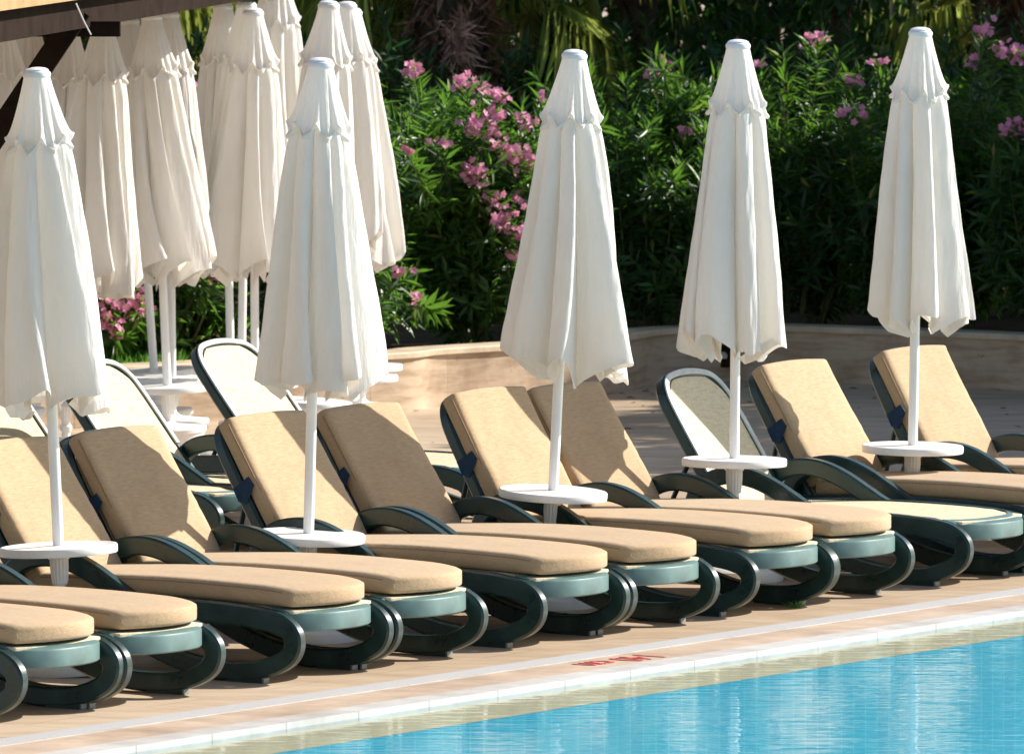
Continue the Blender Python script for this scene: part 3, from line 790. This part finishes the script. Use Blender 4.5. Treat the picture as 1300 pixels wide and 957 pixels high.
def shrub(name, cx, cy, rad, hgt, seed, label, group, nst=44, flowers=(), mat='oleander', leafL=.155, z0=.27, cat='shrub', dens=1.0, ry=.55):
    rng = np.random.default_rng(seed)
    loc = (cx, cy, z0)
    root = empty(name, loc, (0, 0, 0), label, cat, group)
    P = []; D = []; L = []; Wd = []; Nn = []; stems = []
    def branch(b, tip, bend, lf_from, r):
        k = 9; pts = []
        for i in range(k):
            s = i / (k - 1); pts.append(b + (tip - b) * s + bend * math.sin(s * math.pi) * .5 + np.array([0, 0, .0]))
        stems.append((pts, r))
        ln = np.linalg.norm(tip - b); nodes = max(4, int(ln * (1 - lf_from) / .040 * dens))
        for i in range(nodes + 1):
            s = lf_from + (1 - lf_from) * i / nodes
            q = s * (k - 1); j = min(k - 2, int(q)); p = pts[j] + (pts[j + 1] - pts[j]) * (q - j); ax = pts[j + 1] - pts[j]; ax = ax / np.linalg.norm(ax)
            ref = np.array([0, 0, 1.]) if abs(ax[2]) < .95 else np.array([1., 0, 0]); a = np.cross(ax, ref); a /= np.linalg.norm(a); c = np.cross(ax, a)
            o = rng.uniform(0, 6.28)
            for w in range(3):
                an = o + w * 2.094; rd = a * math.cos(an) + c * math.sin(an)
                up = .55 + .6 * (s > .9) + rng.uniform(-.25, .25)
                P.append(p); D.append(rd + ax * up + np.array([0, 0, -.10])); Nn.append(ax + rng.normal(0, .25, 3)); L.append(leafL * rng.uniform(.7, 1.15)); Wd.append(.024 * leafL / .135 * rng.uniform(.85, 1.25))
    for i in range(nst):
        a = rng.uniform(0, 6.28); q = math.sqrt(rng.uniform(0, 1))
        b = np.array([cx + .25 * rad * math.cos(a), cy + .2 * ry * math.sin(a), z0])
        hh = hgt * (rng.uniform(.78, 1.06) - .22 * q * q)
        tip = np.array([cx + rad * q * math.cos(a), cy + ry * q * math.sin(a), z0 + hh])
        branch(b, tip, np.array([math.cos(a), math.sin(a) * .6, 0]) * .25 * rad, .22, .011)
        for kk in range(5):
            s = rng.uniform(.04, .85); p = b + (tip - b) * s; a2 = a + rng.normal(0, .9)
            t2 = p + np.array([math.cos(a2) * .32, math.sin(a2) * .30, rng.uniform(.05, .36)]) * rng.uniform(.7, 1.25)
            branch(p, t2, rng.normal(0, .05, 3), .12, .005)
    for f in flowers:
        f3 = np.array(f[:3]); b = np.array([cx + (f3[0] - cx) * .4, cy, z0 + .3 * (f3[2] - z0)])
        branch(b, f3 - np.array([0, -.02, .05]), np.array([0, -.1, .1]), .45, .006)
    leaf_mesh('foliage', P, D, Nn, L, Wd, M[mat], root, .18, loc)
    stems_mesh('stems', stems, M['stem'], root, loc)
    for f in flowers:
        flower_obj(root, f[:3], rng, loc, f[3])
    return root

def wall_y(X):
    xs = [p[0] for p in wp]; ys = [p[1] for p in wp]
    return float(np.interp(X, xs, ys))
# blooms as seen: column, row, size -> placed on the hedge face
blooms = [(527, 92, .9), (520, 88, .5), (592, 104, .9), (612, 110, .8), (632, 120, 1.0), (605, 156, 1.2), (628, 148, 1.4), (600, 160, .8), (666, 155, 1.0), (626, 176, 1.0),
          (655, 200, 1.7), (672, 205, 1.4), (645, 192, 1.0), (600, 212, 1.2), (606, 226, 1.0), (626, 250, .7), (640, 264, 1.1), (632, 278, 1.4), (645, 290, 1.3), (664, 303, 1.0),
          (652, 322, .5), (655, 250, .5), (840, 84, .8), (846, 98, .7), (690, 122, .4), (828, 90, .4),
          (1028, 48, .6), (1040, 45, .5), (1082, 102, .5), (1088, 108, .5), (1070, 140, .5), (1094, 143, .5), (1116, 78, .4), (870, 168, .4), (965, 78, .4),
          (1250, 42, 1.0), (1282, 62, 1.0), (1295, 70, 1.0), (1238, 76, .5), (1286, 165, 1.2), (1296, 160, .9), (1268, 60, .5),
          (125, 372, 1.0), (140, 388, 1.2), (152, 370, 1.0), (128, 396, .9), (160, 395, 1.1), (138, 412, 1.2), (145, 421, .7), (170, 378, .8), (176, 391, .6),
          (243, 132, 1.2), (238, 145, 1.0), (246, 118, .5), (262, 345, .5), (276, 352, .4), (560, 182, .5), (520, 190, .4), (420, 150, .7), (512, 345, .4), (528, 378, .5)]
specs = [(-5.2, 'small oleander at the far left end of the hedge', .95), (-4.25, 'oleander bush at the left end behind the leftmost parasols', .95),
         (-3.15, 'oleander bush behind the left edge parasols with a low patch of pink flowers', 1.0),
         (-2.2, 'oleander bush behind the crowded parasols left of the palm', 1.05),
         (-1.15, 'leafy oleander bush with few flowers below the palm trunk', 1.12),
         (-.15, 'oleander bush full of pink flower clusters left of the third parasol', 1.08),
         (.85, 'oleander bush between the third and fourth parasols', 1.10),
         (1.85, 'dark shaded oleander bush right of the fourth parasol', 1.12),
         (2.75, 'oleander bush behind the rightmost parasol', 1.10), (3.65, 'oleander bush with pink flowers at the right edge', 1.12),
         (4.7, 'oleander bush just beyond the right edge', 1.1)]
fl = {i: [] for i in range(len(specs))}
for (x, y, sz) in blooms:
    d = 51.0
    for _ in range(6):
        X = (x - CXI) * d / F; d = wall_y(X) + .28 + .25 * (y < 120)
    pz = at_d(x, y, d)
    i = min(range(len(specs)), key=lambda k: abs(specs[k][0] - pz.x)); fl[i].append((pz.x, pz.y, pz.z, sz))
for i, (X, lab, wdt) in enumerate(specs):
    shrub('oleander_bush', X, wall_y(X) + .95, .72, 1.78 + .08 * math.sin(i * 2.1), 300 + i, lab, 'oleander hedge behind the low wall', 33, fl[i])
# second line of taller bushes behind the hedge
for i, X in enumerate((-5.6, -4.0, -2.5, -1.0, .6, 2.1, 3.6, 5.2)):
    lab = ['tall dark bush of the rear line at the far left', 'tall dark bush of the rear line behind the left parasols', 'tall dark bush of the rear line behind the crowded parasols',
           'tall dark bush of the rear line below the palm', 'tall dark bush of the rear line between the third and fourth parasols', 'tall dark bush of the rear line behind the fourth parasol',
           'tall dark bush of the rear line behind the rightmost parasol', 'tall dark bush of the rear line beyond the right edge'][i]
    shrub('garden_bush', X, 56.2 + .5 * math.sin(i * 1.7), .95, 2.0, 500 + i, lab, 'taller bushes behind the oleanders', 34, (), 'darkleaf', .15, .29, 'shrub', .75, .8)

def crown_tree(name, x, y, z1, z2, rx, ry, seed, label, nleaf, lsize, group='garden trees behind the hedge', trunk_r=.12, clumps=26, mat='darkleaf', cat='tree'):
    rng = np.random.default_rng(seed); loc = (x, y, .28)
    root = empty(name, loc, (0, 0, 0), label, cat, group)
    zc, rz = (z1 + z2) / 2, (z2 - z1) / 2
    C = []
    while len(C) < clumps:
        p = rng.uniform(-1, 1, 3)
        if np.linalg.norm(p) < 1: C.append(np.array([x + p[0] * rx * .8, y + p[1] * ry * .8, zc + p[2] * rz * .82]))
    C = np.array(C)
    k = rng.integers(0, clumps, nleaf); cr = rng.uniform(.45, .85, clumps) * min(rx, rz) * .55
    dd = rng.normal(0, 1, (nleaf, 3)); dd /= np.linalg.norm(dd, axis=1)[:, None]
    P = C[k] + dd * (cr[k] * rng.uniform(.45, 1.0, nleaf) ** .5)[:, None] * np.array([1, 1, .75])
    D = dd + rng.normal(0, .5, (nleaf, 3)) + np.array([0, 0, -.5]); Nn = dd + np.array([0, 0, .8]) + rng.normal(0, .3, (nleaf, 3))
    leaf_mesh('crown', P, D, Nn, rng.uniform(.7, 1.3, nleaf) * lsize, rng.uniform(.7, 1.3, nleaf) * lsize * .5, M[mat], root, .15, loc)
    st = [([np.array([x, y, .28]), np.array([x + .05, y, (z1 + .28) / 2]), np.array([x, y + .05, z1 + rz * .3]), np.array([x + .1, y, zc + rz * .4])], trunk_r)]
    for c in C[::2]:
        b = np.array([x, y, z1 + rng.uniform(-.1, .8) * rz * .6]); st.append(([b, (b + c) / 2 + np.array([0, 0, .1]), c], trunk_r * .35))
    stems_mesh('trunk', st, M['bark'], root, loc, 8)
    return root
crown_tree('dense_tree', .9, 57.6, 2.05, 5.0, 1.35, 1.2, 71, 'dark dense tree above the third parasol with its crown cut by the top edge', 16000, .11)
crown_tree('dense_tree', 2.3, 58.0, 2.15, 5.2, 1.3, 1.2, 72, 'dark dense tree above the fourth parasol with its crown cut by the top edge', 16000, .11)
for i, (x, y, z1, z2, r, nl, w_) in enumerate([(7.4, 48.9, 1.8, 5.5, 1.8, 5200, 'nearest'), (8.0, 51.9, 1.8, 5.8, 1.9, 5600, 'rounded'), (8.3, 55.3, 1.6, 5.9, 1.9, 6500, 'bushy'), (11.5, 50.2, 2.2, 8.0, 2.2, 8000, 'broad'),
        (11.8, 53.6, 2.2, 8.2, 2.1, 7500, 'upright'), (12.2, 57.6, 2.2, 8.5, 2.3, 8500, 'tallest'), (7.1, 57.9, 1.8, 6.7, 1.7, 7500, 'small leaning'), (9.8, 59.8, 2.0, 8.6, 2.1, 8500, 'rearmost')]):
    crown_tree('shade_tree', x, y, z1, z2, r, r, 80 + i, w_ + ' shade tree right of the view, shading the paving', nl, .24, 'shade trees right of the view', .2, 34)

# palm with a hanging skirt of fronds
def palm(x, y, ztop, seed, label, nfr=54, flen=1.75):
    rng = np.random.default_rng(seed); loc = (x, y, .28)
    root = empty('fan_palm', loc, (0, 0, 0), label, 'palm')
    g = G(); prof = []; nz = 40; n = 26; V = []
    for i in range(nz):
        z = .28 + (ztop - .28) * i / (nz - 1)
        for j in range(n):
            a = 2 * math.pi * j / n; r = .20 + .05 * ((j * 3 + i * 2) % 5 < 2) + rng.uniform(-.02, .03)
            V.append((r * math.cos(a), r * math.sin(a), z - .28))
    Fc = [(i * n + j, i * n + (j + 1) % n, (i + 1) * n + (j + 1) % n, (i + 1) * n + j) for i in range(nz - 1) for j in range(n)]
    g.add(V, Fc); g.obj('trunk', M['bark'], root, smooth=False)
    # old leaf bases and loose fibre
    P = []; D = []; Nn = []; L = []; Wd = []
    for i in range(700):
        a = rng.uniform(0, 6.28); z = rng.uniform(1.6, ztop); rd = np.array([math.cos(a), math.sin(a), 0])
        P.append(np.array([x, y, z]) + rd * .22); D.append(rd * .8 + np.array([0, 0, rng.uniform(-.9, 1.0)])); Nn.append(rd + rng.normal(0, .3, 3)); L.append(rng.uniform(.10, .30)); Wd.append(rng.uniform(.012, .045))
    leaf_mesh('old_leaf_bases', P, D, Nn, L, Wd, M['fibre'], root, .1, loc)
    if seed == 5:
        c0 = np.array([x + .04, y - .27, ztop - 1.02]); P = []; D = []; Nn = []; L = []; Wd = []
        for i in range(420):
            P.append(c0 + rng.normal(0, 1, 3) * np.array([.045, .04, .08])); D.append(np.array([.25, -.25, -.5]) + rng.normal(0, .7, 3)); Nn.append(rng.normal(0, 1, 3)); L.append(rng.uniform(.06, .20)); Wd.append(rng.uniform(.004, .018))
        leaf_mesh('fibre_tuft', P, D, Nn, L, Wd, M['fibre_lit'], root, .1, loc)  # tuft gets its sunlit look from the lighter colour
    P = []; D = []; Nn = []; L = []; Wd = []; st = []
    for i in range(nfr):
        a = 2 * math.pi * i / nfr * 5.0 + rng.uniform(-.3, .3); rd = np.array([math.cos(a), math.sin(a), 0]); el = rng.uniform(-.9, .9)
        if rd[1] < -.35 and abs(rd[0]) < .85: continue
        b = np.array([x, y, ztop + rng.uniform(-.5, .1)]) + rd * .2
        tip = b + (rd * math.cos(el) + np.array([0, 0, math.sin(el)])) * rng.uniform(.55, .95)
        st.append(([b, (b + tip) / 2 + np.array([0, 0, .05]), tip], .014))
        ax = tip - b; ax /= np.linalg.norm(ax); sd = np.cross(ax, [0, 0, 1]); sd /= np.linalg.norm(sd)
        for k in range(26):
            q = (k - 12.5) / 12.5; ll = flen * .55 * (1 - .25 * abs(q)) * rng.uniform(.8, 1.15)
            d0 = ax * math.cos(q * 1.5) + sd * math.sin(q * 1.5)
            p1 = tip + d0 * ll * .45
            P.append(tip); D.append(d0); Nn.append([0, 0, 1.]); L.append(ll * .55); Wd.append(.045)
            d1 = d0 * .35 + np.array([0, 0, -1.0]) + rng.normal(0, .08, 3)
            P.append(p1); D.append(d1); Nn.append(rd + rng.normal(0, .4, 3)); L.append(ll * .9); Wd.append(.034)
    leaf_mesh('fronds', P, D, Nn, L, Wd, M['palmleaf'], root, .15, loc)
    stems_mesh('frond_stalks', st, M['stem'], root, loc, 5)
    return root
palm(-.42, 56.6, 3.15, 5, 'thick shaggy palm trunk with hanging yellow-green fronds above the pink flowers')
palm(-3.3, 59.0, 3.2, 6, 'palm with drooping fronds at the back behind the left parasols')
palm(3.75, 60.0, 2.75, 7, 'small fan palm with broad fronds at the top right corner', 26, 1.2)

# far belt of greenery
rng = np.random.default_rng(9); nl = 42000
P = np.column_stack([rng.uniform(-11, 12, nl), rng.uniform(66, 69, nl), .3 + 3.9 * rng.uniform(0, 1, nl)])
P[:, 2] *= 1 + .12 * np.sin(P[:, 0] * 1.7)
D = rng.normal(0, 1, (nl, 3)) + np.array([0, 0, -.3]); Nn = rng.normal(0, 1, (nl, 3))
w = leaf_mesh('woodland', P, D, Nn, rng.uniform(.16, .34, nl), rng.uniform(.08, .17, nl), M['darkleaf'])
w['kind'] = 'stuff'; w['label'] = 'far mass of dark garden greenery behind everything'; w['category'] = 'woodland'
# grass in the bed behind the wall at the left
nl = 16000
X = rng.uniform(-6.5, -2.0, nl); Y = np.array([wall_y(a) for a in X]) + rng.uniform(.25, 1.4, nl)
P = np.column_stack([X, Y, np.full(nl, .29)]); D = rng.normal(0, .35, (nl, 3)) + np.array([0, 0, 1.0]); Nn = rng.normal(0, 1, (nl, 3)) * np.array([1, 1, .1])
w = leaf_mesh('grass', P, D, Nn, rng.uniform(.06, .15, nl), rng.uniform(.008, .014, nl), M['grass'])
w['kind'] = 'stuff'; w['label'] = 'bright green grass at the foot of the hedge behind the wall'; w['category'] = 'grass'
# weed tuft on the paving
p = gpt(1011, 773); nl = 46
P = np.column_stack([p[0] + rng.normal(0, .018, nl), p[1] + rng.normal(0, .03, nl), np.zeros(nl)]); D = rng.normal(0, .75, (nl, 3)); D[:, 2] = rng.uniform(.5, 1, nl)
w = leaf_mesh('weed_tuft', P, D, rng.normal(0, 1, (nl, 3)), rng.uniform(.02, .06, nl), np.full(nl, .006), M['grass'])
tag(w, 'small green weed growing from a joint of the paving near a lounger foot', 'weed')

rng = np.random.default_rng(21); nl = 170
X = rng.uniform(-3.2, 3.6, nl); Y = np.array([wall_y(a) for a in X]) - .06 - rng.exponential(1.6, nl)
P = np.column_stack([X, Y, np.full(nl, .004)]); D = rng.normal(0, 1, (nl, 3)); D[:, 2] = rng.uniform(0, .12, nl)
w = leaf_mesh('leaf_litter', P, D, np.tile([0, 0, 1.], (nl, 1)) + rng.normal(0, .1, (nl, 3)), rng.uniform(.02, .09, nl), rng.uniform(.012, .028, nl), M['litter'])
w['kind'] = 'stuff'; w['label'] = 'dry fallen leaves and petals scattered on the shaded paving'; w['category'] = 'leaf litter'

# ---------------------------------------------------------------- timber roof edge, top left
pg = empty('timber_pergola', (-2.75, 38.2, 0), (0, 0, 0), 'dark timber pergola with tan roof board in the upper left corner', 'pergola')
pc = lambda o: child(o, pg)
A = np.array([-2.24, 36.0]); Bp = np.array([-1.49, 45.4]); dr = (Bp - A) / np.linalg.norm(Bp - A); rz = math.atan2(dr[1], dr[0])
c = A + dr * 3.0; g = G(); g.box((c[0] - .07, c[1], 2.6975), (21, .13, .145), rz); pc(g.obj('beam', M['wood_dark'], None, smooth=False))
g = G(); g.box((c[0] - .04, c[1], 2.828), (21, .22, .11), rz); pc(g.obj('roof_board', M['wood_tan'], None, smooth=False))
g = G(); c2 = c + np.array([-1.4, .1]); g.box((c2[0], c2[1], 2.895), (21, 2.6, .05), rz); pc(g.obj('roof_panel', M['wood_tan'], None, smooth=False))
g = G(); g.box((-2.75, 38.95, 1.32), (.14, .14, 2.62)); pc(g.obj('post', M['wood_dark'], None, smooth=False))
g = G(); g.box((-2.38, 39.12, 2.615), (1.04, .10, .072)); pc(g.obj('cross_beam', M['wood_dark'], None, smooth=False))
def brace():
    a = at_d(103, 12, 38.9); b = at_d(-92, 300, 38.9)
    d = (b - a).normalized(); pn = Vector((d.z, 0, -d.x)).normalized(); hw, hd = .052, .06
    V = []
    for p in (a, b):
        for sx, sy in ((-1, -1), (1, -1), (1, 1), (-1, 1)): V.append(p + pn * (sx * hw) + Vector((0, sy * hd, 0)))
    g = G(); g.add(V, [(0, 1, 2, 3), (7, 6, 5, 4), (0, 4, 5, 1), (1, 5, 6, 2), (2, 6, 7, 3), (3, 7, 4, 0)]); return g
pc(brace().obj('brace', M['wood_dark'], None, smooth=False))
g = G(); g.tube([at_d(97, 4, 37.6), at_d(107, 27, 37.6), at_d(116, 44, 37.6)], .004, 6); pc(g.obj('cable', M['pole'], None))

# ---------------------------------------------------------------- light, world, camera
AZ, EL = R(90 - 22), R(34)
sd = Vector((math.sin(AZ) * math.cos(EL), math.cos(AZ) * math.cos(EL), math.sin(EL)))
sl = bpy.data.lights.new('sun', 'SUN'); sl.energy = 5.0; sl.angle = R(.53); sl.color = (1, .945, .875)
so = bpy.data.objects.new('sun', sl); COL.objects.link(so); so.rotation_euler = sd.to_track_quat('Z', 'Y').to_euler(); so.location = (20, 60, 30)
wd = bpy.data.worlds.new('World'); S.world = wd; wd.use_nodes = True
nt = wd.node_tree; bg = nt.nodes['Background']
sk = nt.nodes.new('ShaderNodeTexSky'); sk.sky_type = 'NISHITA'; sk.sun_disc = False; sk.sun_elevation = EL; sk.sun_rotation = AZ; sk.air_density = 1.0; sk.dust_density = 1.2
nt.links.new(sk.outputs[0], bg.inputs['Color']); bg.inputs['Strength'].default_value = .085
cam = bpy.data.cameras.new('camera'); co = bpy.data.objects.new('camera', cam); COL.objects.link(co); S.camera = co
cam.sensor_width = 36; cam.lens = 36 * F / 1300; cam.clip_start = 1; cam.clip_end = 3000
co.location = (0, 0, H); co.rotation_euler = (math.pi / 2 - math.atan((478.5 - YH) / F), 0, 0)
cam.dof.use_dof = True; cam.dof.focus_distance = 36.5; cam.dof.aperture_fstop = 11
S.view_settings.view_transform = 'Standard'; S.view_settings.look = 'None'; S.view_settings.exposure = .70; S.view_settings.gamma = 1
S.cycles.use_denoising = True
S.cycles.max_bounces = 8; S.cycles.transparent_max_bounces = 12
